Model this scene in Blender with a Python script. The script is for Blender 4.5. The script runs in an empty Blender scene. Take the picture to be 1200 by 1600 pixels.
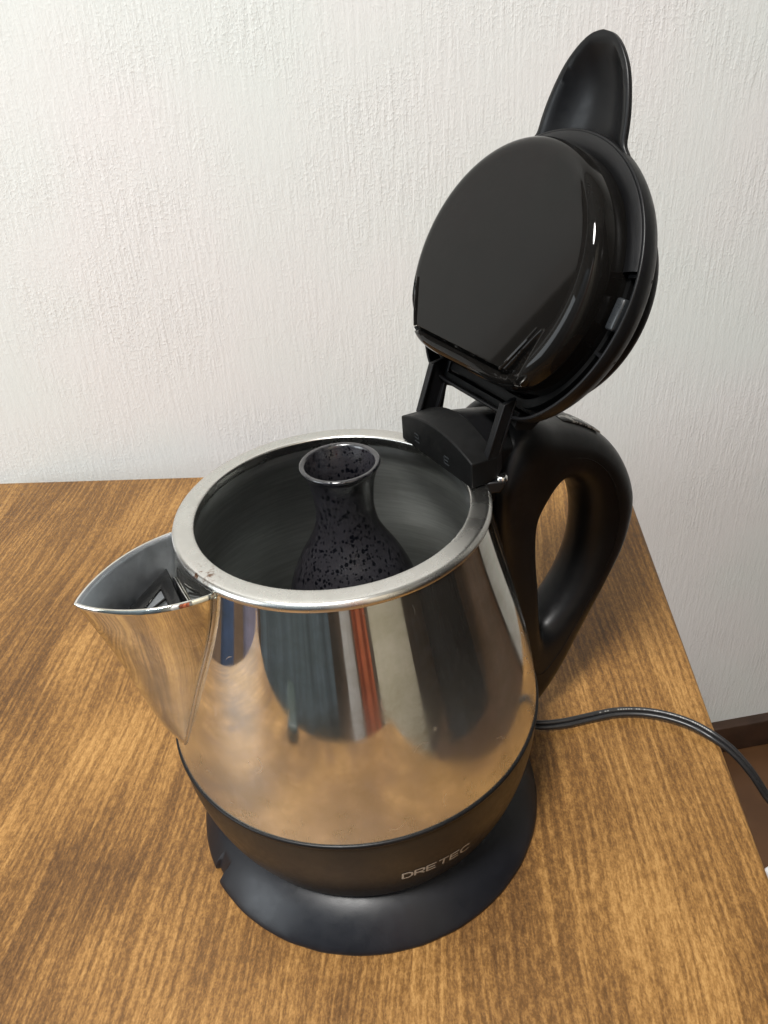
import bpy, bmesh, math, random
from mathutils import Vector, Matrix
random.seed(7)
R = math.radians
CM = 0.01                                  # all modelling numbers are centimetres
scene = bpy.context.scene
C = scene.collection

# ------------------------------------------------------------------ camera
pitch, roll, yaw = 0.5834, -0.0886, 0.0767
cam_pos = Vector((0.0, -23.4374, 30.649))
F = Vector((math.sin(yaw) * math.cos(pitch), math.cos(yaw) * math.cos(pitch), -math.sin(pitch)))
r0 = Vector((math.cos(yaw), -math.sin(yaw), 0)); u0 = r0.cross(F)
RT = r0 * math.cos(roll) + u0 * math.sin(roll)
UP = -r0 * math.sin(roll) + u0 * math.cos(roll)
cam_data = bpy.data.cameras.new("camera")
cam_data.sensor_fit = 'VERTICAL'; cam_data.sensor_height = 24; cam_data.lens = 24 * 1228.42 / 1600
cam_data.clip_start = 0.01; cam_data.clip_end = 50
cam = bpy.data.objects.new("camera", cam_data); C.objects.link(cam)
m = Matrix((RT, UP, -F)).transposed().to_4x4(); m.translation = cam_pos * CM
cam.matrix_world = m
scene.camera = cam

# ------------------------------------------------------------------ world, lamps, exposure
w = bpy.data.worlds.new("World"); scene.world = w; w.use_nodes = True
w.node_tree.nodes['Background'].inputs['Color'].default_value = (0.9, 0.92, 1.0, 1)
w.node_tree.nodes['Background'].inputs['Strength'].default_value = 0.02

def area_lamp(name, loc, target, size, power, color, shape='SQUARE', size_y=None):
    d = bpy.data.lights.new(name, 'AREA'); d.energy = power; d.color = color; d.size = size * CM; d.shape = shape
    if size_y: d.shape = 'RECTANGLE'; d.size_y = size_y * CM
    o = bpy.data.objects.new(name, d); C.objects.link(o)
    o.location = Vector(loc) * CM
    o.rotation_euler = (Vector(target) - Vector(loc)).to_track_quat('-Z', 'Y').to_euler()
    return o
area_lamp("ceiling_lamp", (-42, -68, 176), (-40, -40, 0), 38, 55, (1.0, 0.98, 0.95), 'DISK')
area_lamp("window_light", (-172, -60, 70), (0, 0, 10), 90, 17, (0.86, 0.94, 1.0), size_y=110)
scene.view_settings.view_transform = 'Standard'
scene.view_settings.look = 'None'
scene.view_settings.exposure = 0.0
scene.view_settings.gamma = 1.0
scene.cycles.caustics_reflective = False
scene.cycles.caustics_refractive = False
scene.cycles.sample_clamp_indirect = 4.0
scene.cycles.blur_glossy = 0.5

# ------------------------------------------------------------------ helpers
def link(name, me, parent=None):
    o = bpy.data.objects.new(name, me); C.objects.link(o)
    if parent: o.parent = parent
    return o

def mesh(name, verts, faces, mat, parent=None, smooth=True, angle=40):
    me = bpy.data.meshes.new(name)
    me.from_pydata([(x * CM, y * CM, z * CM) for x, y, z in verts], [], faces)
    me.validate()
    for mt in (mat if isinstance(mat, (list, tuple)) else [mat]): me.materials.append(mt)
    bm = bmesh.new(); bm.from_mesh(me)
    bmesh.ops.remove_doubles(bm, verts=bm.verts, dist=1e-6)
    bmesh.ops.recalc_face_normals(bm, faces=bm.faces)
    for f in bm.faces: f.smooth = smooth
    if smooth:
        for e in bm.edges:
            if len(e.link_faces) == 2 and e.calc_face_angle(0) > R(angle): e.smooth = False
    bm.to_mesh(me); bm.free()
    return link(name, me, parent)

def empty(name, loc=(0, 0, 0), rz=0, parent=None):
    o = bpy.data.objects.new(name, None); C.objects.link(o)
    o.location = Vector(loc) * CM; o.rotation_euler = (0, 0, rz); o.empty_display_size = .02
    if parent: o.parent = parent
    return o

def tag(o, label=None, cat=None, kind=None):
    if label: o['label'] = label
    if cat: o['category'] = cat
    if kind: o['kind'] = kind
    return o

def grid(rows, closed_u=True, closed_v=False):
    """rows: list of rings of points -> verts, faces"""
    n = len(rows[0]); verts = [p for r in rows for p in r]; faces = []
    for i in range(len(rows) - (0 if closed_v else 1)):
        for j in range(n - (0 if closed_u else 1)):
            a = i * n + j; b = i * n + (j + 1) % n
            i2 = (i + 1) % len(rows)
            faces.append((a, b, i2 * n + (j + 1) % n, i2 * n + j))
    return verts, faces

def lathe(prof, seg=128, cx=0, cy=0, mod=None):
    rows = []
    for r, z in prof:
        row = []
        for j in range(seg):
            a = 2 * math.pi * j / seg
            rr = r if mod is None else mod(a, r, z)
            row.append((cx + max(rr, 1e-4) * math.cos(a), cy + max(rr, 1e-4) * math.sin(a), z))
        rows.append(row)
    return grid(rows)

def box(x0, x1, y0, y1, z0, z1):
    v = [(x, y, z) for x in (x0, x1) for y in (y0, y1) for z in (z0, z1)]
    f = [(0, 1, 3, 2), (4, 6, 7, 5), (0, 4, 5, 1), (2, 3, 7, 6), (0, 2, 6, 4), (1, 5, 7, 3)]
    return v, f

def bevel(o, width, seg=3, angle=35):
    b = o.modifiers.new("bevel", 'BEVEL'); b.width = width * CM; b.segments = seg
    b.limit_method = 'ANGLE'; b.angle_limit = R(angle)
    for p in o.data.polygons: p.use_smooth = True
    return o

def smooth_curve(pts, n, closed=False):
    """Catmull-Rom through pts (tuples of any length)"""
    out = []; L = len(pts); segs = L if closed else L - 1
    for i in range(segs):
        if closed: p = [pts[(i - 1) % L], pts[i], pts[(i + 1) % L], pts[(i + 2) % L]]
        else: p = [pts[max(i - 1, 0)], pts[i], pts[i + 1], pts[min(i + 2, L - 1)]]
        for k in range(n):
            t = k / n
            out.append(tuple(.5 * (2 * b + (c - a) * t + (2 * a - 5 * b + 4 * c - d) * t * t + (3 * b - a - 3 * c + d) * t ** 3)
                             for a, b, c, d in zip(*p)))
    if not closed: out.append(tuple(pts[-1]))
    return out

def prof_s(pts, n=6): return smooth_curve(pts, n)

def tube(path, rad, seg=12, cap=True):
    pts = [Vector(p) for p in path]; rows = []
    ref = Vector((0, 0, 1))
    for i, p in enumerate(pts):
        t = (pts[min(i + 1, len(pts) - 1)] - pts[max(i - 1, 0)]).normalized()
        s = t.cross(ref)
        if s.length < 1e-3: s = Vector((1, 0, 0))
        s.normalize(); q = s.cross(t)
        r = rad[i] if isinstance(rad, (list, tuple)) else rad
        rows.append([tuple(p + s * r * math.cos(2 * math.pi * j / seg) + q * r * math.sin(2 * math.pi * j / seg)) for j in range(seg)])
    v, f = grid(rows)
    if cap:
        f.append(tuple(range(seg))[::-1]); f.append(tuple(range(len(v) - seg, len(v))))
    return v, f

def join(*vf):
    V = []; Fc = []
    for v, f in vf:
        o = len(V); V += list(v); Fc += [tuple(i + o for i in q) for q in f]
    return V, Fc

# ------------------------------------------------------------------ materials
class NT:
    def __init__(s, name):
        s.m = bpy.data.materials.new(name); s.m.use_nodes = True
        s.t = s.m.node_tree; s.b = s.t.nodes['Principled BSDF']
        s.tc = s.t.nodes.new('ShaderNodeTexCoord')
    def n(s, typ, **kw):
        x = s.t.nodes.new(typ)
        for k, v in kw.items():
            if k in x.inputs.keys(): x.inputs[k].default_value = v
            else: setattr(x, k, v)
        return x
    def l(s, a, b): s.t.links.new(a, b)
    def coords(s, sx, sy, sz, rot=(0, 0, 0)):
        mp = s.t.nodes.new('ShaderNodeMapping'); mp.inputs['Scale'].default_value = (sx * 100, sy * 100, sz * 100)
        mp.inputs['Rotation'].default_value = rot
        s.l(s.tc.outputs['Object'], mp.inputs['Vector']); return mp.outputs['Vector']
    def noise(s, vec, scale=1, detail=4, rough=.5, dist=0):
        x = s.n('ShaderNodeTexNoise'); x.inputs['Scale'].default_value = scale; x.inputs['Detail'].default_value = detail
        x.inputs['Roughness'].default_value = rough; x.inputs['Distortion'].default_value = dist
        s.l(vec, x.inputs['Vector']); return x.outputs['Fac']
    def rng(s, v, a, b, c, d):
        x = s.n('ShaderNodeMapRange'); s.l(v, x.inputs['Value'])
        for i, q in zip(('From Min', 'From Max', 'To Min', 'To Max'), (a, b, c, d)): x.inputs[i].default_value = q
        return x.outputs['Result']
    def math(s, op, a, b=None):
        x = s.n('ShaderNodeMath'); x.operation = op
        for i, q in enumerate((a, b)):
            if q is None: continue
            if isinstance(q, (int, float)): x.inputs[i].default_value = q
            else: s.l(q, x.inputs[i])
        return x.outputs[0]
    def mix(s, f, a, b, mode='MIX'):
        x = s.n('ShaderNodeMix'); x.data_type = 'RGBA'; x.blend_type = mode
        if isinstance(f, (int, float)): x.inputs[0].default_value = f
        else: s.l(f, x.inputs[0])
        for i, q in ((6, a), (7, b)):
            if isinstance(q, tuple): x.inputs[i].default_value = q + (1,) if len(q) == 3 else q
            else: s.l(q, x.inputs[i])
        return x.outputs[2]
    def bump(s, h, strength, dist):
        x = s.n('ShaderNodeBump'); x.inputs['Strength'].default_value = strength; x.inputs['Distance'].default_value = dist * CM
        s.l(h, x.inputs['Height']); s.l(x.outputs[0], s.b.inputs['Normal']); return x
    def set(s, **kw):
        for k, v in kw.items():
            i = s.b.inputs[k.replace('_', ' ')]
            if hasattr(v, 'is_linked') or hasattr(v, 'links'): s.l(v, i)
            else: i.default_value = (v + (1,)) if isinstance(v, tuple) and len(v) == 3 else v
        return s

def simple(name, col, rough, metal=0, var=.15, nscale=1.5, bump=0, bscale=20, spec=.5):
    t = NT(name); v = t.coords(1, 1, 1)
    n = t.noise(v, nscale, 5, .6)
    t.set(Base_Color=t.mix(t.rng(n, .3, .7, 0, 1), tuple(c * (1 - var) for c in col), tuple(min(1, c * (1 + var)) for c in col)),
          Roughness=t.rng(t.noise(v, nscale * 2.2, 6, .65), .3, .7, rough * .85, rough * 1.2), Metallic=metal, Specular_IOR_Level=spec)
    if bump: t.bump(t.noise(v, bscale, 2, .5), .5, bump)
    return t.m

# polished steel of the kettle: mirror-like near the top, hazier and stained lower down
def steel_mat():
    t = NT('polished_steel'); v = t.coords(1, 1, 1)
    sep = t.n('ShaderNodeSeparateXYZ'); t.l(v, sep.inputs[0])
    low = t.rng(sep.outputs[2], 7, 13.0, 1, 0)
    cloud = t.noise(v, .75, 7, .66, .5)
    fine = t.noise(t.coords(1, 1, 1), 2.2, 6, .7)
    smear = t.rng(t.math('ADD', t.math('MULTIPLY', cloud, .7), t.math('MULTIPLY', fine, .3)), .38, .66, 0, 1)
    rough = t.math('ADD', t.math('MULTIPLY', low, t.rng(smear, 0, 1, .11, .27)), t.rng(smear, 0, 1, .02, .075))
    # faint vertical brushing
    vb = t.coords(9, 9, .12)
    br = t.noise(vb, 1, 3, .6)
    rough = t.math('ADD', rough, t.math('MULTIPLY', t.rng(br, .5, .75, 0, .08), low))
    # water drop stains
    vo = t.n('ShaderNodeTexVoronoi'); vo.feature = 'DISTANCE_TO_EDGE'; vo.inputs['Scale'].default_value = .9
    t.l(t.coords(1, 1, .6), vo.inputs['Vector'])
    col = t.mix(t.rng(smear, 0, 1, 0, 1), (.77, .765, .72), (.60, .59, .50))
    tg = t.n('ShaderNodeTangent'); tg.direction_type = 'RADIAL'; tg.axis = 'Z'; t.l(tg.outputs[0], t.b.inputs['Tangent'])
    arcs = t.n('ShaderNodeTexVoronoi'); arcs.inputs['Scale'].default_value = 1
    t.l(t.coords(.75, .75, .6), arcs.inputs['Vector'])
    ring = t.math('ABSOLUTE', t.math('SUBTRACT', arcs.outputs['Distance'], .30))
    ringm = t.math('MULTIPLY', t.rng(ring, .006, .014, 1, 0), t.rng(t.noise(t.coords(.9, .9, .9), 1, 2), .56, .60, 0, .55))
    col = t.mix(ringm, col, (.92, .92, .90)); rough = t.math('ADD', rough, t.math('MULTIPLY', ringm, .3))
    t.set(Base_Color=col, Metallic=t.rng(low, 0, 1, .985, .92), Roughness=rough, Anisotropic=.75)
    h = t.noise(v, .5, 1, .4)
    t.bump(h, .045, .06)
    return t.m
STEEL = steel_mat()

def rim_mat():
    t = NT('satin_steel_rim'); v = t.coords(1, 1, 1)
    sc = t.noise(t.coords(1.3, 1.3, 1.3), 1, 5, .55)
    # rusty scrape on the spout side of the rim
    sub = t.n('ShaderNodeVectorMath'); sub.operation = 'DISTANCE'; t.l(v, sub.inputs[0]); sub.inputs[1].default_value = (-5.25, -1.35, 15.7)
    near = t.rng(sub.outputs['Value'], .25, .8, 1, 0)
    rust = t.math('MULTIPLY', near, t.rng(t.noise(t.coords(4, 4, 4), 1, 5, .7), .5, .62, 0, 1))
    base = t.mix(t.rng(sc, .35, .7, 0, 1), (.62, .61, .58), (.55, .54, .51))
    t.set(Base_Color=t.mix(rust, base, (.16, .07, .03)), Metallic=1.0, Roughness=t.rng(sc, .3, .7, .23, .31))
    t.bump(t.noise(t.coords(3, 3, 3), 1, 1), .04, .012)
    return t.m
RIM = rim_mat()

def inner_steel():
    t = NT('brushed_steel_inside'); v = t.coords(.5, .5, 7)
    br = t.noise(v, 1, 4, .6)
    cl = t.noise(t.coords(1, 1, 1), .4, 5, .6)
    t.set(Base_Color=t.mix(cl, (.70, .71, .69), (.52, .535, .52)), Metallic=1.0, Roughness=t.rng(cl, .3, .7, .32, .44))
    t.bump(br, .4, .02)
    lines = t.mix(t.rng(br, .35, .65, 0, 1), (.80, .80, .80), (1, 1, 1))
    t.l(t.mix(1.0, t.mix(cl, (.70, .71, .69), (.50, .515, .50)), lines, 'MULTIPLY'), t.b.inputs['Base Color'])
    return t.m
INNER = inner_steel()
SPOUT_IN = simple('dull_steel_spout_inside', (.40, .42, .45), .5, 1.0, .12, .8)
GLOSS = simple('glossy_black_plastic', (.006, .0055, .005), .022, 0, .1, spec=.17)
SATIN = simple('satin_black_plastic', (.0055, .0055, .006), .36, 0, .15, 1.2, .004, 40, spec=.25)
MATTE = simple('matte_black_plastic', (.0042, .0042, .0042), .5, 0, .15, 1.2, .006, 40, spec=.16)
BAND = simple('satin_black_band', (.010, .0095, .0085), .36, 0, .05, spec=.4)
BASEM = simple('blue_black_base_plastic', (.0065, .0070, .0095), .34, 0, .2, .9, .004, 30, spec=.34)
CLIPM = simple('grey_black_clip', (.020, .022, .024), .3, spec=.5)
SCREW = simple('chrome_screw', (.8, .8, .78), .15, 1.0)
CORD = simple('black_cord_rubber', (.016, .016, .017), .34, 0, .2)
PRINT = simple('silver_print', (.45, .44, .41), .45)
WETBLACK = simple('wet_black_plastic', (.006, .006, .006), .22, 0, .2, 3, .02, 9, spec=.35)
MESHM = simple('strainer_mesh_grey', (.16, .17, .18), .4, .3, .3, 12, .02, 14)

def glaze_mat():
    t = NT('speckled_dark_glaze'); v = t.coords(1, 1, 1)
    wv = t.n('ShaderNodeTexNoise'); wv.inputs['Scale'].default_value = 1; wv.inputs['Detail'].default_value = 3
    t.l(t.coords(7, 7, 6), wv.inputs['Vector'])
    def spots(sc, lo, hi):
        ad = t.n('ShaderNodeVectorMath'); ad.operation = 'MULTIPLY_ADD'; t.l(wv.outputs['Color'], ad.inputs[0]); ad.inputs[1].default_value = (.55, .55, .55)
        t.l(t.coords(sc, sc, sc * .85), ad.inputs[2])
        vo = t.n('ShaderNodeTexVoronoi'); vo.inputs['Scale'].default_value = 1; t.l(ad.outputs[0], vo.inputs['Vector'])
        sz = t.n('ShaderNodeSeparateColor'); t.l(vo.outputs['Color'], sz.inputs[0])
        thr = t.rng(sz.outputs[0], .25, 1, lo, hi)
        d = t.math('SUBTRACT', thr, vo.outputs['Distance'])
        return t.rng(d, -.03, .03, 0, 1)
    sp = t.math('MAXIMUM', spots(5.8, .0, .50), spots(10, -.02, .52))
    col = t.mix(t.noise(v, .8, 3), (.012, .011, .012), (.026, .025, .030))
    t.set(Base_Color=t.mix(sp, col, (.0015, .0017, .003)), Roughness=t.rng(sp, 0, 1, .22, .06))
    t.set(Specular_IOR_Level=.95)
    t.bump(t.math('ADD', t.math('MULTIPLY', sp, -.35), t.noise(t.coords(5, 5, 5), 1, 2)), .16, .02)
    return t.m
GLAZE = glaze_mat()

def label_mat():
    t = NT('worn_silver_label'); v = t.coords(2.2, 2.2, 2.2)
    a = t.noise(v, 1, 4, .6, .4)
    k = t.rng(a, .47, .52, 0, 1)
    t.set(Base_Color=t.mix(k, (.02, .02, .02), (.45, .44, .42)), Roughness=.4)
    return t.m
LABEL = label_mat()

STAINS = [(-37.0, -23.5, 3.2, 7.0, .17), (-28.0, -33.8, 1.8, 5.0, .15)]   # darker patches of stain, table centimetres
def wood_mat():
    t = NT('stained_pine'); v0 = t.coords(1, 1, 1)
    # gentle warp so the grain is not ruler-straight
    wv = t.n('ShaderNodeTexNoise'); wv.inputs['Scale'].default_value = 1; wv.inputs['Detail'].default_value = 2
    t.l(t.coords(.05, .035, .05), wv.inputs['Vector'])
    add = t.n('ShaderNodeVectorMath'); add.operation = 'MULTIPLY_ADD'
    t.l(wv.outputs['Color'], add.inputs[0]); add.inputs[1].default_value = (4.5, 0, 0); t.l(v0, add.inputs[2])
    def mp(sx, sy, off=(0, 0, 0)):
        x = t.n('ShaderNodeMapping'); x.inputs['Scale'].default_value = (sx, sy, 1); x.inputs['Location'].default_value = off
        t.l(add.outputs[0], x.inputs['Vector']); return x.outputs['Vector']
    ribs = t.noise(mp(4.9, .13), 1, 1, .5)
    ribs2 = t.noise(mp(1.3, .06, (7, 3, 0)), 1, 2, .5)
    pore = t.noise(mp(7.5, 2.2), 1, 3, .7)
    pore2 = t.noise(mp(15, 9), 1, 2, .6)
    broad = t.noise(mp(.16, .05, (3, 9, 0)), 1, 3, .55)
    blot = t.noise(mp(.17, .10, (11, 2, 0)), 1, 4, .6, .5)
    grain = t.math('ADD', t.math('ADD', t.math('MULTIPLY', ribs, .72), t.math('MULTIPLY', ribs2, .28)), 0)
    g = t.rng(grain, .42, .60, 0, 1)
    p = t.rng(t.math('ADD', t.math('MULTIPLY', pore, .65), t.math('MULTIPLY', pore2, .35)), .41, .60, 0, 1)
    s = t.rng(t.math('ADD', t.math('MULTIPLY', broad, .55), t.math('MULTIPLY', blot, .45)), .37, .63, 0, 1)
    tot = t.math('ADD', t.math('ADD', t.math('MULTIPLY', g, .25), t.math('MULTIPLY', p, .34)), t.math('MULTIPLY', s, .41))
    for cx, cy, rx, ry, amt in STAINS:
        dv = t.n('ShaderNodeVectorMath'); dv.operation = 'SUBTRACT'; t.l(add.outputs[0], dv.inputs[0]); dv.inputs[1].default_value = (cx + 2.25, cy, 0)
        sc = t.n('ShaderNodeVectorMath'); sc.operation = 'MULTIPLY'; t.l(dv.outputs[0], sc.inputs[0]); sc.inputs[1].default_value = (1 / rx, 1 / ry, 0)
        ln = t.n('ShaderNodeVectorMath'); ln.operation = 'LENGTH'; t.l(sc.outputs[0], ln.inputs[0])
        k = t.rng(t.math('ADD', ln.outputs['Value'], t.math('MULTIPLY', blot, .8)), .55, 1.5, amt, 0)
        tot = t.math('SUBTRACT', tot, k)
    cr = t.n('ShaderNodeValToRGB'); t.l(tot, cr.inputs[0])
    e = cr.color_ramp.elements
    e[0].position = .10; e[0].color = (.074, .033, .0085, 1)
    e[1].position = .90; e[1].color = (.405, .222, .070, 1)
    x = e.new(.38); x.color = (.150, .070, .0175, 1)
    x = e.new(.60); x.color = (.255, .127, .034, 1)
    t.set(Base_Color=cr.outputs[0], Roughness=t.rng(p, 0, 1, .42, .56), Specular_IOR_Level=.35)
    t.bump(t.math('ADD', t.math('MULTIPLY', g, .6), t.math('MULTIPLY', p, .4)), .5, .018)
    return t.m
WOOD = wood_mat()

def wallpaper_mat():
    t = NT('embossed_white_wallpaper')
    streak = t.noise(t.coords(2.5, 1, .26), 1, 2, .5, 0)
    streak2 = t.noise(t.coords(4.4, 1, 1.0), 1, 3, .6, 0)
    grit = t.noise(t.coords(5.0, 1, 4.2), 1, 4, .6, .1)
    patch = t.rng(t.noise(t.coords(.10, 1, .13), 1, 2), .35, .65, .35, 1.0)
    h = t.math('ADD', t.math('MULTIPLY', t.rng(streak, .46, .58, 0, 1), .6), t.math('ADD', t.math('MULTIPLY', t.rng(streak2, .4, .65, 0, 1), .35), t.math('MULTIPLY', t.rng(grit, .48, .66, 0, 1), .6)))
    tint = t.noise(t.coords(.05, 1, .05), 1, 2)
    col = t.mix(t.rng(tint, .4, .6, 0, 1), (.70, .72, .695), (.73, .715, .70))
    t.set(Base_Color=col, Roughness=.75, Specular_IOR_Level=.25)
    b = t.bump(h, .55, .10); t.l(t.math('MULTIPLY', patch, .37), b.inputs['Strength'])
    return t.m
WALLP = wallpaper_mat()
PLAIN = simple('plain_painted_wall', (.62, .61, .58), .8, 0, .04, .05)
CEIL = simple('white_ceiling', (.75, .75, .73), .85, 0, .03, .05)
DARKWOOD = simple('dark_brown_wood', (.036, .017, .009), .5, 0, .25, .3)
FLOORM = simple('brown_floor_boards', (.080, .036, .014), .4, 0, .25, .12)
BLUE = simple('slate_blue_cloth', (.11, .15, .19), .85, 0, .3, .2)
ORANGE = simple('rust_orange_cloth', (.42, .10, .035), .85, 0, .3, .2)
CREAM = simple('cream_door_paint', (.66, .60, .48), .6, 0, .05, .1)
BLACKF = simple('black_cabinet_lacquer', (.012, .011, .011), .25, 0, .1, .1)
WHITEP = simple('white_plastic', (.75, .74, .76), .4)

# ------------------------------------------------------------------ setting
FLOOR_Z = -51.2
fl = mesh('floor', *box(-190, 190, -230, 60, FLOOR_Z - 3, FLOOR_Z), FLOORM, smooth=False); tag(fl, kind='structure')
wa = R(1.8)
wall = mesh('wall', *box(-220, 220, 0, 8, FLOOR_Z, 190), WALLP, smooth=False)
wall.location = Vector((42.5, 37.6, 0)) * CM; wall.rotation_euler = (0, 0, wa); tag(wall, kind='structure')
bb = mesh('baseboard', *box(-219, 219, -1.2, 0.3, FLOOR_Z + .05, FLOOR_Z + 4.6), DARKWOOD, wall, smooth=False); bevel(bb, .2, 2)
# the unseen rest of the room, which the steel and the gloss mirror
for nm, b, mt in (('side_wall', box(-200, -195, -230, 60, FLOOR_Z, 190), PLAIN), ('side_wall', box(190, 195, -230, 60, FLOOR_Z, 190), PLAIN),
                  ('opposite_wall', box(-195, 190, -235, -230, FLOOR_Z, 190), PLAIN), ('ceiling', box(-200, 195, -235, 60, 190, 193), CEIL)):
    tag(mesh(nm, *b, mt, smooth=False), kind='structure')

def cloth_panel(name, x0, x1, y, z0, z1, mat, folds, rz, label, cat):
    rows = []
    n = 90
    for k in range(13):
        z = z0 + (z1 - z0) * k / 12
        row = []
        for i in range(n + 1):
            u = i / n
            row.append((x0 + (x1 - x0) * u, 1.3 * math.sin(u * folds * 2 * math.pi + .6 * math.sin(k * .5)) * (1.1 - .4 * k / 12), z))
        rows.append(row)
    v, f = grid(rows, closed_u=False)
    o = mesh(name, v, f, mat); o.location = Vector(y) * CM; o.rotation_euler = (0, 0, rz)
    s = o.modifiers.new('thick', 'SOLIDIFY'); s.thickness = .004
    return tag(o, label, cat)
cloth_panel('curtain', -52, 54, (-72, -112, 0), FLOOR_Z + 1, 150, BLUE, 5, R(-38), 'slate blue cloth curtain mirrored in the steel body beside the spout', 'curtain')
cloth_panel('curtain', -8, 9, (13, -118, 0), FLOOR_Z + 1, 120, ORANGE, 2, R(4), 'rust orange cloth hanging mirrored in the middle of the steel body', 'curtain')
wpnl = mesh('folding_screen', *box(-6, 6, -1, 1, FLOOR_Z, 140), WHITEP, smooth=False); wpnl.location = Vector((-3, -114, 0)) * CM
bevel(wpnl, .4, 2); tag(wpnl, 'narrow white panel mirrored between the blue and orange cloth', 'screen')
def cushion(loc, sx, sy, sz, mat, label):
    rows = []
    for i in range(17):
        ph = -math.pi / 2 + math.pi * i / 16; row = []
        for j in range(32):
            th = 2 * math.pi * j / 32
            sg = lambda q, e: math.copysign(abs(q) ** e, q)
            row.append((sx * sg(math.cos(ph), .6) * sg(math.cos(th), .5), sy * sg(math.cos(ph), .6) * sg(math.sin(th), .5), sz * sg(math.sin(ph), .8)))
        rows.append(row)
    o = mesh('cushion', *grid(rows), mat); o.location = Vector(loc) * CM
    o['group'] = 'cushions on the floor beyond the table'
    return tag(o, label, 'cushion')
cloth_panel('curtain', -24, 24, (-84, 31, 0), FLOOR_Z + 1, 120, DARKWOOD, 4, R(2), 'dark brown cloth curtain by the wall mirrored in the lid underside', 'curtain')
bt = mesh('pen_case', *box(-1.5, 1.5, -4.6, 4.6, 0, 1.5), simple('dark_teal_cloth', (.008, .020, .020), .6), smooth=False); bevel(bt, .6, 4)
bt.location = Vector((-20.5, -29.6, 0.03)) * CM; bt.rotation_euler = (0, 0, R(-37)); tag(bt, 'dark teal pen case lying on the table mirrored as a dark smudge', 'pen case')
VIO = simple('violet_cloth', (.19, .17, .25), .8, 0, .2, .2); DBLUE = simple('deep_blue_cloth', (.05, .09, .20), .5, 0, .2, .2)
cushion((-124, -24, FLOOR_Z + 14.5), 10, 11, 14, DBLUE, 'deep blue cushion mirrored beside the spout seam')
cushion((-122, -66, FLOOR_Z + 12.5), 10, 12, 12, VIO, 'violet cushion mirrored on the steel between blue and white ones')
cushion((-124, -66, FLOOR_Z + 32.8), 8, 8, 8, WHITEP, 'small white cushion mirrored above the violet one')
dr = mesh('white_door', *box(-22, 22, -2, 2, FLOOR_Z, 150), CREAM, smooth=False); dr.location = Vector((46, -105, 0)) * CM; dr.rotation_euler = (0, 0, R(25))
bevel(dr, .4, 2); tag(dr, 'cream painted door mirrored on the right of the steel body', 'door')
cb = mesh('cabinet', *box(-30, 30, -14, 14, FLOOR_Z, 120), BLACKF, smooth=False); cb.location = Vector((112, -60, 0)) * CM; cb.rotation_euler = (0, 0, R(65))
bevel(cb, .4, 2); tag(cb, 'tall black lacquered cabinet mirrored near the kettle handle', 'cabinet')

# ------------------------------------------------------------------ table
TA = R(-10.85)
table = empty('low_table', (21.6, 25.3, 0), TA)
tag(table, 'low table with a brown stained pine top under the kettle', 'table')
TL, TD, TT = 49.0, 62.5, 2.6
top = mesh('tabletop', *box(-TL, 0, -TD, 0, -TT, 0), WOOD, table, smooth=False); bevel(top, .28, 4)
leg = None
for x in (-TL + 5, -5):
    for y in (-TD + 5, -5):
        if leg is None:
            leg = mesh('leg', *box(-2, 2, -2, 2, FLOOR_Z + .05, -TT - .05), WOOD, table, smooth=False); bevel(leg, .3, 2); o = leg
        else:
            o = leg.copy(); C.objects.link(o); o.parent = table
        o.location = Vector((x, y, 0)) * CM

# ------------------------------------------------------------------ power base + cord
KA = R(22.7)
def base_mod(a, r, z):
    d = math.degrees(a) % 360
    rr = r
    if r > 6.9:
        k = (r - 6.9) / .7
        rr += k * .010 * math.sin(a * 31 + 1.3) * math.sin(a * 5 + 2)
        # small notch for winding the cord, on the spout side
        if 202.5 <= d <= 207.5: rr -= .28 * k
        elif 170 <= d < 202.5: rr -= .11 * k
    return rr
pb = empty('power_base', (0, 0, 0), 0)
tag(pb, 'round blue-black plastic power base on the wooden table under the kettle', 'kettle base')
bp = prof_s([(7.05, .02), (7.5, .03), (7.6, .14), (7.5, .34), (7.15, .72), (6.7, 1.12), (6.25, 1.42), (5.9, 1.58), (5.5, 1.62)], 5) + [(3, 1.62), (0, 1.62)]
mesh('base_plate', *lathe(bp, 720, mod=base_mod), BASEM, pb, angle=50)
foot = None
for k in range(3):
    a = R(40 + 120 * k)
    if foot is None: foot = mesh('rubber_foot', *lathe([(0, -.0), (.7, 0), (.7, .3), (0, .3)], 24), MATTE, pb); o = foot
    else: o = foot.copy(); C.objects.link(o); o.parent = pb
    o.location = Vector((5.6 * math.cos(a), 5.6 * math.sin(a), 0.004)) * CM
path = [(6.6, 3.3, .42), (7.4, 2.6, .36), (8.48, 1.95, .33), (9.74, 1.82, .32), (11.08, 1.92, .32), (12.4, 1.98, .34), (13.62, 1.76, .36), (14.7, 1.26, .40), (15.64, .55, .40), (16.35, -.25, .30),
        (17.05, -.9, -.15), (17.75, -1.45, -1.0), (18.4, -1.9, -2.1), (19.1, -2.4, -3.4), (20.0, -3.0, -7), (20.4, -4.0, -16), (23, -2, -30), (28, 4, -43), (36, 12, FLOOR_Z + .4), (46, 16, FLOOR_Z + .3)]
cpts = smooth_curve(path, 10)
def twin(side):
    out = []
    for i, p in enumerate(cpts):
        a = Vector(cpts[max(i - 1, 0)]); b = Vector(cpts[min(i + 1, len(cpts) - 1)]); t = (b - a).normalized()
        s = Vector((0, 0, 1)).cross(t)
        if s.length < .2: s = Vector((-.6, .8, 0))
        s.normalize()
        q = Vector(p) + s * side * .095 + Vector((0, 0, side * .06))
        out.append(tuple(q))
    return out
cd = mesh('power_cord', *join(tube(twin(-1), .12, 12), tube(twin(1), .12, 12)), CORD, pb)
mesh('cord_grip', *tube([(6.3, 3.6, .45), (6.9, 3.0, .42), (7.7, 2.4, .36)], [.34, .30, .22], 14), MATTE, pb)
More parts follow.
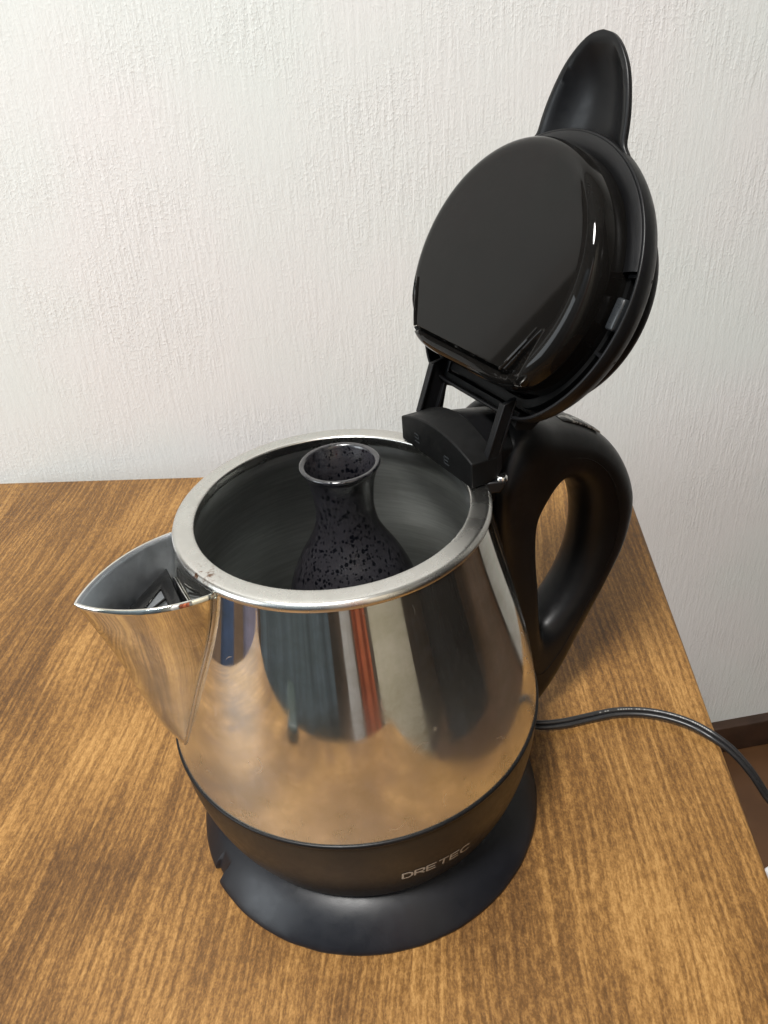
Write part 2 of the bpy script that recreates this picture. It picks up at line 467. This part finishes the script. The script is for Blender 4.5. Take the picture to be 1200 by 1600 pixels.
# worn pale print along the upper strand
pv = []; pf = []
tw = twin(1)
rnd = random.Random(3)
i = 44
while i < 92:
    ln = rnd.choice((0, 1, 1))
    for j in range(i, i + ln + 1):
        a = Vector(tw[j]); b = Vector(tw[j + 1]); t = (b - a).normalized(); s = Vector((0, 0, 1)).cross(t).normalized()
        u = (Vector((0, 0, 1)) * .82 - s * .57).normalized(); c = t.cross(u)
        for p0, p1 in ((a + (b - a) * .1, a + (b - a) * .75),):
            k = len(pv); wd = .028
            pv += [tuple(p0 + u * .123 - c * wd), tuple(p1 + u * .123 - c * wd), tuple(p1 + u * .123 + c * wd), tuple(p0 + u * .123 + c * wd)]
            pf.append((k, k + 1, k + 2, k + 3))
    i += ln + 1 + rnd.choice((0, 1, 1, 3))
mesh('cord_print', pv, pf, simple('faded_cord_print', (.20, .20, .19), .5), cd, smooth=False)

# ------------------------------------------------------------------ kettle
kettle = empty('electric_kettle', (0, 0, 0), KA)
tag(kettle, 'polished steel electric kettle with open black lid standing on its base', 'kettle')
def body_r(z):
    """one smooth low-order curve, so the mirror image in the steel has no ripples"""
    t = (min(max(z, 6.72), 15.60) - 6.72) / 8.60
    return 7.37 - .62 * t - 2.36 * t ** 2 + 1.21 * t ** 3
BODY = [(body_r(6.72 + 8.84 * i / 60), 6.72 + 8.84 * i / 60) for i in range(61)]
mesh('steel_body', *lathe(BODY, 320), STEEL, kettle)
rimp = prof_s([(4.98, 15.28), (4.88, 15.48), (4.83, 15.74), (4.855, 15.83), (4.95, 15.865), (5.2, 15.87), (5.42, 15.86), (5.52, 15.82), (5.585, 15.74), (5.605, 15.66), (5.595, 15.58), (5.57, 15.54)], 6)
mesh('rim', *lathe(rimp, 256), RIM, kettle, angle=60)
inner = prof_s([(4.895, 15.42), (4.95, 14.9), (5.35, 13.8), (5.95, 11.8), (6.55, 9.6), (6.95, 7.4), (7.0, 5.6), (6.75, 4.0), (6.3, 3.3), (5.6, 3.05)], 6) + [(3, 3.0), (0, 3.0)]
mesh('inner_pot', *lathe(inner, 192), INNER, kettle)
mesh('seam_ring', *lathe(prof_s([(7.30, 6.80), (7.41, 6.78), (7.45, 6.70), (7.42, 6.60), (7.33, 6.56)], 4), 256), SATIN, kettle)
BANDP = [(5.2, 1.66), (6.0, 1.72), (6.32, 1.95), (6.60, 2.55), (6.92, 3.4), (7.18, 4.4), (7.34, 5.4), (7.38, 6.2), (7.36, 6.60)]
bandp = prof_s(BANDP, 6)
band = mesh('lower_band', *lathe(bandp, 256), BAND, kettle)
def band_r(z):
    for (r1, z1), (r2, z2) in zip(bandp, bandp[1:]):
        if z1 <= z <= z2: return r1 + (r2 - r1) * (z - z1) / max(z2 - z1, 1e-6)
    return 7.0

# printed name wrapped on the band: simple stroke letters
def letter(strokes, wd=.092):
    V = []; Fc = []
    for pts in strokes:
        for (x0, y0), (x1, y1) in zip(pts, pts[1:]):
            n = max(1, int(math.hypot(x1 - x0, y1 - y0) / .06))
            for i in range(n):
                a = Vector((x0 + (x1 - x0) * i / n, y0 + (y1 - y0) * i / n)); b = Vector((x0 + (x1 - x0) * (i + 1) / n, y0 + (y1 - y0) * (i + 1) / n))
                d = (b - a).normalized(); q = Vector((-d.y, d.x)) * wd / 2; e = d * wd * .25
                k = len(V); V += [a - q - e, b - q + e, b + q + e, a + q - e]; Fc.append((k, k + 1, k + 2, k + 3))
    return V, Fc
H = .44; Wd = .40
LET = {'D': [[(0, 0), (0, H), (.26, H), (.37, H * .82), (.40, H * .5), (.37, H * .18), (.26, 0), (0, 0)]],
       'R': [[(0, 0), (0, H), (.30, H), (.38, H * .88), (.38, H * .56), (.30, H * .44), (0, H * .44)], [(.2, H * .44), (.40, 0)]],
       'E': [[(.38, H), (0, H), (0, 0), (.38, 0)], [(0, H * .5), (.34, H * .5)]],
       'T': [[(0, H), (.42, H)], [(.21, H), (.21, 0)]],
       'C': [[(.40, H * .86), (.32, H), (.12, H), (.02, H * .82), (0, H * .5), (.02, H * .18), (.12, 0), (.32, 0), (.40, H * .14)]]}
a0 = R(-83.8) - KA; z0 = 3.93
pos_x = 0.0
offs = [0, .52, 1.04, 1.58, 2.12, 2.64]
PL = 8.0
for ch, ox in zip('DRETEC', offs):
    V, Fc = letter(LET[ch]); vv = []
    for p in V:
        z = z0 + p.y; rr = band_r(z) + .012
        an = a0 + (ox + p.x) / PL
        vv.append((rr * math.cos(an), rr * math.sin(an), z))
    # overlapping quads sit at slightly different heights
    vv2 = []
    for i, p in enumerate(vv):
        s = 1 + .00002 * (i // 4 % 17); vv2.append((p[0] * s, p[1] * s, p[2]))
    mesh('letter', vv2, Fc, PRINT, band, smooth=False)

# spout
KEEL = [(8.0, 7.27), (8.5, 7.44), (9.3, 7.70), (11.1, 8.06), (12.9, 8.36), (14.3, 8.69), (15.0, 8.86), (15.55, 9.03)]
ROOTW = [(8.0, .02), (8.5, .55), (10.0, 1.05), (11.6, 1.45), (13.2, 1.82), (14.5, 2.02), (15.55, 2.08)]
def interp(tab, z):
    if z <= tab[0][0]: return tab[0][1]
    for (z1, v1), (z2, v2) in zip(tab, tab[1:]):
        if z <= z2: return v1 + (v2 - v1) * (z - z1) / (z2 - z1)
    return tab[-1][1]
ks = smooth_curve(KEEL, 5); rs = smooth_curve(ROOTW, 6)
rows = []
for i in range(37):
    z = 8.0 + 7.55 * i / 36
    k = interp(ks, z); wv = interp(rs, z); r = body_r(z)
    xr = math.sqrt(max(r * r - wv * wv, 0)) - .06
    row = []
    M = 28
    for j in range(-M, M + 1):
        q = abs(j) / M                                  # 1 at the root, 0 at the tip
        t = math.cos(q * math.pi / 2) ** .9
        y = wv * max(0.0, 1 - t ** 2.2) ** .85
        x = xr + (k - xr) * t
        row.append((-x, y if j > 0 else -y, z))
    rows.append(row)
v, f = grid(rows, closed_u=False)
sp = mesh('spout', v, f, [STEEL, SPOUT_IN], kettle)
for p in sp.data.polygons: p.use_smooth = True
# make sure normals face outwards so that the shell grows inwards
c0 = sp.data.polygons[len(sp.data.polygons) // 2]
s = sp.modifiers.new('shell', 'SOLIDIFY'); s.thickness = .075 * CM; s.use_even_offset = False; s.material_offset = 1; s.material_offset_rim = 0
bmx = bmesh.new(); bmx.from_mesh(sp.data)
sgn = sum((f.calc_center_median().x * f.normal.x + f.calc_center_median().y * f.normal.y) * f.calc_area() for f in bmx.faces)
if sgn < 0: bmesh.ops.reverse_faces(bmx, faces=bmx.faces); bmx.to_mesh(sp.data)
bmx.free(); s.offset = -1
# bright bead where the spout joins the body
for sd in (-1, 1):
    pts = []
    for i in range(25):
        z = 8.3 + 7.1 * i / 24; wv = interp(rs, z) + .03; r = body_r(z) + .01
        pts.append((-math.sqrt(r * r - wv * wv), sd * wv, z))
    mesh('weld_seam', *tube(pts, .055, 8), RIM, kettle)
# black strainer seen inside the spout
OUTP = [(-7.95, .30, 14.15), (-5.80, 1.80, 14.42), (-5.95, -1.45, 14.2), (-7.6, -.75, 14.1)]
INP = [(-7.25, .22, 14.13), (-6.30, .98, 14.26), (-6.36, -.95, 14.15), (-7.15, -.50, 14.08)]
v = OUTP + INP + [(x, y, z - .22) for x, y, z in OUTP + INP]; f = []
for k in range(4):
    l = (k + 1) % 4
    f += [(k, l, 4 + l, 4 + k), (8 + k, 12 + k, 12 + l, 8 + l), (k, 8 + k, 8 + l, l), (4 + k, 4 + l, 12 + l, 12 + k)]
st = mesh('strainer', v, f, WETBLACK, kettle, smooth=False); bevel(st, .06, 2)
mesh('strainer_mesh', [(x, y, z - .12) for x, y, z in INP], [(0, 1, 2, 3)], MESHM, st, smooth=False)
for k in (1, 2):
    a = Vector(INP[0]).lerp(Vector(INP[3]), k / 3); b = Vector(INP[1]).lerp(Vector(INP[2]), k / 3)
    mesh('strainer_bar', *tube([tuple(a), tuple(b)], .05, 6), WETBLACK, st)
mesh('strainer_floor', [(-8.0, .1, 13.2), (-7.0, 1.05, 13.2), (-5.6, 1.6, 13.2), (-5.6, -1.6, 13.2), (-7.0, -1.05, 13.2), (-8.0, -.1, 13.2)], [(0, 1, 2, 3, 4, 5)], WETBLACK, st, smooth=False)
# black arched patch on the uncut wall, painted shade of the pour opening
rows = []
for i in range(9):
    row = []
    for j in range(21):
        a = -1 + 2 * j / 20
        zt = 14.62 - .75 * abs(a) ** 2.5
        z = 13.2 + (zt - 13.2) * i / 8
        an = math.pi + a * R(17); r = body_r(z) + .03
        row.append((r * math.cos(an), r * math.sin(an), z))
    rows.append(row)
v, f = grid(rows, closed_u=False); mesh('pour_hole_shade', v, f, WETBLACK, kettle)
edge = rows[-1]
mesh('pour_hole_lip', *tube([tuple(c * 1.002 if k < 2 else c for k, c in enumerate(p)) for p in edge], .025, 6), RIM, kettle)

# handle: one closed loop around the grip hole
IN = [(8.9, 13.0), (9.7, 13.5), (10.6, 13.1), (11.2, 12.2), (11.45, 10.8), (11.35, 9.2), (10.9, 7.8), (10.2, 6.7), (9.4, 6.0), (8.95, 6.1), (8.75, 7.2), (8.6, 8.8), (8.45, 10.5), (8.5, 12.0)]
OUT = [(7.2, 17.25), (9.2, 16.55), (11.5, 15.35), (13.3, 13.5), (14.4, 11.1), (14.2, 8.9), (13.2, 7.0), (11.6, 4.6), (9.95, 2.15), (8.25, 1.15), (7.15, 4.6), (6.98, 8.5), (6.28, 11.5), (5.72, 15.1)]
FL = [.35, .1, 0, 0, 0, 0, 0, 0, 0, 0, 0, 0, .1, .75]
HW = [1.75, 1.6, 1.35, 1.25, 1.2, 1.2, 1.2, 1.25, 1.3, 1.35, 1.4, 1.38, 1.4, 1.5]
EX = [3.2, 2.6, 2.3, 2.2, 2.2, 2.2, 2.3, 2.6, 3.2, 4, 4.5, 4.5, 4.5, 4]
st_ = smooth_curve([a + b + (h, e, fl) for a, b, h, e, fl in zip(IN, OUT, HW, EX, FL)], 8, closed=True)
rows = []
for ix, iz, ox, oz, hw, ex, fl in st_:
    cx, cz = (ix + ox) / 2, (iz + oz) / 2; dx, dz = (ox - ix) / 2, (oz - iz) / 2
    row = []
    for j in range(48):
        a = 2 * math.pi * j / 48
        ca, sa = math.cos(a), math.sin(a)
        u = math.copysign(abs(ca) ** (2 / ex), ca); vv = math.copysign(abs(sa) ** (2 / ex), sa)
        row.append((cx + dx * u, (hw + max(fl, 0) * max(0, u + .3) ** 1.5) * vv, cz + dz * u))
    rows.append(row)
v, f = grid(rows, closed_v=True)
handle = mesh('handle', v, f, SATIN, kettle, angle=80)
# parting line of the two handle halves, a thin raised bead on the near and far flank
for sd in (-1, 1):
    sp_ = [((q[0] + q[2]) / 2, sd * (q[4] + .0), (q[1] + q[3]) / 2) for q in st_[-5:] + st_[:75]]
    mesh('parting_line', *tube(sp_, .022, 6), MATTE, handle)
LAB = [(9.7, 16.30), (10.4, 16.02), (11.1, 15.62), (11.8, 15.12)]
lv = []
for i, (x, z) in enumerate(smooth_curve(LAB, 5)):
    lv.append([(x + .02, y, z + .045 - .16 * (y * y)) for y in (-.75, -.5, -.25, 0, .25, .5, .75)])
v, f = grid(lv, closed_u=False)
lb = mesh('worn_label', v, f, LABEL, handle); tag(lb, 'worn silver label on top of the handle')
s = lb.modifiers.new('thick', 'SOLIDIFY'); s.thickness = .0006

# hinge block over the rim
def arch_prism(x0, x1, hw, zb, ze, zc, ze2=None, zc2=None, n=16):
    ze2 = ze if ze2 is None else ze2; zc2 = zc if zc2 is None else zc2
    def sec(x, ze, zc):
        p = [(x, -hw, zb)]
        for i in range(n + 1):
            y = -hw + 2 * hw * i / n; p.append((x, y, ze + (zc - ze) * (1 - (y / hw) ** 2)))
        p.append((x, hw, zb)); return p
    a = sec(x0, ze, zc); b = sec(x1, ze2, zc2); N = len(a)
    return a + b, [tuple(range(N)), tuple(range(N, 2 * N))[::-1]] + [(i, (i + 1) % N, N + (i + 1) % N, N + i) for i in range(N)]
hb = mesh('hinge_block', *arch_prism(4.33, 5.45, 2.36, 15.93, 16.92, 17.40, 16.85, 17.62), MATTE, kettle, angle=30); bevel(hb, .05, 2, 30)
hub = mesh('hinge_hub', *arch_prism(5.40, 8.2, 1.72, 14.5, 16.85, 17.60, 16.1, 17.05), SATIN, kettle, angle=30); bevel(hub, .12, 3, 30)
# collar that clasps the rim under the hinge
rows = []
for (r, z) in [(5.35, 15.45), (5.35, 15.90), (6.15, 15.93), (6.22, 15.80), (6.0, 15.45)]:
    rows.append([(r * math.cos(R(a)), r * math.sin(R(a)), z) for a in [-25 + 50 * i / 30 for i in range(31)]])
v, f = grid(rows, closed_u=False, closed_v=True)
n = 31; f.append(tuple(i * n for i in range(5))); f.append(tuple(i * n + 30 for i in range(5))[::-1])
col = mesh('collar', v, f, SATIN, kettle, angle=30); bevel(col, .06, 2)
for sd in (-1, 1):
    sc = mesh('screw', *lathe([(0, .10), (.14, .10), (.21, .06), (.235, 0), (.235, -.1)], 24), SCREW, kettle)
    sc.location = Vector((5.62, sd * 2.33, 15.96)) * CM
    x1 = mesh('slot', *join(box(-.15, .15, -.025, .025, .095, .108), box(-.025, .025, -.15, .15, .093, .109)), MATTE, sc, smooth=False)
# small raised marks moulded on the front face of the hinge block
def strokes(pts_list, x, y0, z0, s, flip=1):
    V = []; Fc = []
    for pts in pts_list:
        for (a, b), (c_, d) in zip(pts, pts[1:]):
            w_ = .022
            lo = (min(a, c_) * s - w_, max(a, c_) * s + w_); hi = (min(b, d) * s - w_, max(b, d) * s + w_)
            vv, ff = box(x - .02, x + .01, y0 - lo[1], y0 - lo[0], z0 + hi[0], z0 + hi[1])
            k = len(V); V += vv; Fc += [tuple(i + k for i in q) for q in ff]
    return V, Fc
mk = simple('moulded_mark', (.022, .024, .026), .4, spec=.3)
mesh('moulded_mark', *strokes([[(0, 1), (1, 1)], [(1, 1), (1, .4)], [(0, .4), (1, .4)], [(0, -.2), (1.1, -.2)]], 4.33, 1.35, 16.32, .26), mk, hb, smooth=False)
mesh('moulded_mark', *strokes([[(1, 1), (0, 1)], [(0, 1), (0, 0)], [(0, 0), (1, 0)], [(0, .5), (.8, .5)]], 4.33, -.65, 16.22, .28), mk, hb, smooth=False)
mesh('latch_nub', *box(4.5, 4.9, 2.34, 2.62, 15.95, 16.1), SATIN, hb, smooth=False)

# ------------------------------------------------------------------ lid (child of the kettle, opened)
TH = R(61.7)
U = Vector((math.cos(TH), 0, math.sin(TH))); N_ = Vector((-math.sin(TH), 0, math.cos(TH))); Y = Vector((0, 1, 0))
LC = Vector((7.18, 0, 22.4))
def L3(u, y, n): return tuple(LC + U * u + Y * y + N_ * n)
def outline(r, flat, p=18):
    def Rf(a):                                           # a = 0 along +u
        ca = -math.cos(a)
        if ca <= .02: return r
        return (r ** -p + (flat / ca) ** -p) ** (-1 / p)
    return Rf
def polar(prof, r, flat, seg=200, p=18, disp=None):
    Rf = outline(r, flat, p); rows = []
    for rr, n in prof:
        row = []
        for j in range(seg):
            a = 2 * math.pi * j / seg
            R0 = Rf(a)
            q = max(R0 - (r - rr), 0) if rr > r * .62 else R0 * rr / r * ((R0 - (r - r * .62)) / (R0 * .62))
            u, y = q * math.cos(a), q * math.sin(a)
            row.append(L3(u, y, n + (disp(u, y) if disp else 0)))
        rows.append(row)
    return grid(rows)
lid = mesh('lid', *polar(prof_s([(4.30, -1.80), (4.75, -1.75), (4.93, -1.6), (4.98, -1.1), (5.00, -.98), (5.08, -.97), (5.12, -1.05), (5.14, -1.28), (5.08, -1.55), (4.86, -1.95), (4.4, -2.3), (3.5, -2.6)], 5) + [(1.5, -2.8), (0, -2.82)], 5.14, 4.40, p=26), SATIN, kettle, angle=60)
# flange ring between cap and shell
mesh('inner_flange', *polar(prof_s([(4.35, -1.25), (4.62, -1.22), (4.66, -1.26), (4.68, -1.78)], 3), 5.14, 4.33, p=26), MATTE, lid, angle=50)
# broad smooth band between cap and lip on the side away from the hinge
rows = []
for rr, n in [(4.40, -.98), (4.60, -.90), (4.85, -.88), (5.01, -.95), (5.03, -1.4)]:
    rows.append([L3(rr * math.cos(a), rr * math.sin(a), n) for a in [R(-74 + 148 * i / 60) for i in range(61)]])
v, f = grid(rows, closed_u=False); mesh('lip_band', v, f, SATIN, lid, angle=50)
def seg_dist(u, y):
    # outside distance from the trapezoid that bounds the flat panel, and a fade along its arms
    b = -2.75 - u
    ay = abs(y - .25)
    dx, dy = 1.65, .90                                   # direction of the side arm (u, y)
    L = math.hypot(dx, dy)
    sd = ((ay - 2.80) * dx - (u + 2.75) * dy) / L
    along = ((u + 2.75) * dx + (ay - 2.80) * dy) / L
    return b, sd, along, L
def groove(u, y):
    b, sd, al, L = seg_dist(u, y)
    d = max(b, sd) if (b > 0 or sd > 0) else -1
    if d <= 0: return 0
    fade = 1 if al < 0 else max(0, 1 - al / L)
    if fade <= 0: return 0
    wd_ = .18 if al < 0 else .62 * (1 - al / L)
    q = min(d / .10, 1); dep = q * q * (3 - 2 * q) * max(0, 1 - max(0, d - .10) / max(wd_, .03)) * .34
    return -dep * fade ** .6
CF = .42
capp = [(0, 0)] + [(.25 * k, 0) for k in range(1, 9)] + [(2.0 + .025 * k, 0) for k in range(1, 76)] + prof_s([(3.92, 0), (4.14, -.03), (4.33, -.14), (4.45, -.34), (4.5, -.62), (4.5, -1.0), (4.42, -1.9)], 4)
capp = [(r_, n_ + CF if n_ > -1.2 else n_) for r_, n_ in capp]
mesh('inner_cap', *polar(capp, 4.5, 3.45, 720, 14, groove), GLOSS, lid, angle=50)
for sd in (-1, 1):
    pr = [(-2.80, .25 + sd * 2.62, CF + .005), (-2.3, .25 + sd * 2.92, CF + .03), (-1.7, .25 + sd * 3.24, CF + .02), (-1.15, .25 + sd * 3.5, CF - .01)]
    mesh('ridge', *tube([L3(*p) for p in smooth_curve(pr, 5)], .055, 8), GLOSS, lid)
# steam knob disc on the outside of the lid
kn = []
for rr, n in prof_s([(3.8, -2.2), (4.02, -2.9), (4.02, -3.25), (3.85, -3.45), (3.3, -3.6)], 4) + [(0, -3.65)]:
    kn.append([L3(rr * math.cos(2 * math.pi * j / 96), rr * math.sin(2 * math.pi * j / 96), n) for j in range(96)])
mesh('lid_knob', *grid(kn), SATIN, lid)
# clips and ribs in the recess
def lbox(u0, u1, y0, y1, n0, n1): 
    v, f = box(u0, u1, y0, y1, n0, n1); return [L3(*p) for p in v], f
def rot_box(uc, yc, ang, lu, ly, n0, n1):
    v, f = box(-lu / 2, lu / 2, -ly / 2, ly / 2, n0, n1)
    return [L3(uc + p[0] * math.cos(ang) - p[1] * math.sin(ang), yc + p[0] * math.sin(ang) + p[1] * math.cos(ang), p[2]) for p in v], f
for sd in (-1, 1):
    cl = mesh('clip', *rot_box(.05, sd * 4.74, 0, 1.0, .34, -1.7, -.88), CLIPM, lid, smooth=False); bevel(cl, .07, 2)
    for uu in (1.25, -1.25):
        yy = math.sqrt(4.80 ** 2 - uu ** 2)
        mesh('rib', *rot_box(uu, sd * yy, math.atan2(sd * yy, uu), .42, .10, -1.75, -1.12), SATIN, lid, smooth=False)
# thumb tab
TW = [(4.35, 2.55), (4.6, 2.32), (4.85, 2.10), (5.3, 2.02), (5.8, 1.90), (6.4, 1.68), (6.9, 1.42), (7.3, 1.10), (7.6, .76), (7.78, .42), (7.86, .04)]
rows = []
for u, hw in smooth_curve(TW, 4):
    t = (u - 4.35) / 3.5
    base = -1.25 + .85 * t
    row = []
    for j in range(-16, 17):
        y = j / 16
        inner_ = max(0.0, 1 - (abs(y) * hw / max(hw - .20, .05)) ** 2.4) if hw > .25 else 0
        endf = max(0, 1 - (max(0, u - 5.2) / 2.42) ** 3.2)
        row.append(L3(u, y * hw, base - .85 * inner_ * endf))
    rows.append(row)
v, f = grid(rows, closed_u=False)
tb = mesh('thumb_tab', v, f, SATIN, lid)
s = tb.modifiers.new('thick', 'SOLIDIFY'); s.thickness = .16 * CM; s.offset = 0
# two hinge arms
def slab(poly, y0, y1):
    n = len(poly); v = [(x, y0, z) for x, z in poly] + [(x, y1, z) for x, z in poly]
    return v, [tuple(range(n)), tuple(range(n, 2 * n))[::-1]] + [(i, (i + 1) % n, n + (i + 1) % n, n + i) for i in range(n)]
arm_poly = [(5.05, 16.35), (5.02, 16.9), (5.72, 18.75), (6.9, 18.9), (6.35, 17.6), (6.05, 16.3), (5.6, 15.98)]
web_poly = [(5.02, 16.9), (5.12, 16.9), (5.82, 18.75), (5.72, 18.75)]
near_poly = [(5.05, 16.35), (5.02, 16.9), (5.72, 18.75), (6.25, 18.85), (5.62, 17.4), (5.62, 16.3), (5.45, 15.98)]
for sd in (-1, 1):
    a = mesh('hinge_arm', *join(slab(near_poly if sd < 0 else arm_poly, sd * 2.17, sd * 2.35), slab([(x - .02, z) for x, z in web_poly], sd * 2.08, sd * 2.37), slab([(x + (.75 if sd > 0 else .45), z) for x, z in web_poly], sd * 2.0, sd * 2.36)), SATIN, lid, angle=30)
    bevel(a, .03, 2)
# skirt that closes the lid shell down to the arms
sk = []
for u, n in ((-4.0, -1.15), (-4.55, -1.2), (-4.62, -1.35)):
    sk.append([L3(u + .35 * (1 - (y / 2.45) ** 2) * (1 if u < -4.1 else 0), y, n) for y in [-2.45 + 4.9 * i / 20 for i in range(21)]])
for u, n in ((-4.5, -2.0), (-4.0, -2.3)):
    sk.append([L3(u + .35 * (1 - (y / 2.45) ** 2) * (1 if u < -4.1 else 0), y, n) for y in [-2.45 + 4.9 * i / 20 for i in range(21)]])
v, f = grid(sk, closed_u=False, closed_v=True); n = 21
f.append(tuple(i * n for i in range(5))); f.append(tuple(i * n + 20 for i in range(5))[::-1])
mesh('lid_skirt', v, f, MATTE, lid, angle=40)

# ------------------------------------------------------------------ sake bottle standing in the pot
bx, by, zb = .46, 1.45, 3.03
bprof = [(0, 0), (2.0, .0), (2.5, .25), (3.0, 1.2), (3.38, 2.8), (3.45, 4.3), (3.30, 6.0), (2.68, 7.5), (2.38, 8.5), (1.98, 9.4), (1.55, 10.15), (1.25, 10.8), (1.12, 11.5), (1.12, 12.0), (1.20, 12.7), (1.36, 13.25), (1.47, 13.45), (1.48, 13.54), (1.40, 13.58), (1.29, 13.52), (1.22, 13.3), (1.0, 12.6), (.92, 12.0), (1.0, 11.3), (1.4, 10.2)]
bottle = mesh('sake_bottle', *lathe(prof_s(bprof, 6), 128), GLAZE)
bottle.location = Vector((bx, by, zb)) * CM
tag(bottle, 'small dark speckled ceramic bottle standing inside the open steel kettle', 'bottle')

# small pale object on the floor at the right edge
wp = mesh('plastic_cap', *box(0, 2.0, 0, 1.6, 0, 1.2), WHITEP, smooth=False)
wp.location = Vector((40.9, 19.2, FLOOR_Z + .02)) * CM; wp.rotation_euler = (0, 0, .3); bevel(wp, .3, 3)
tag(wp, 'small white plastic piece on the brown floor right of the table', 'plastic cap')
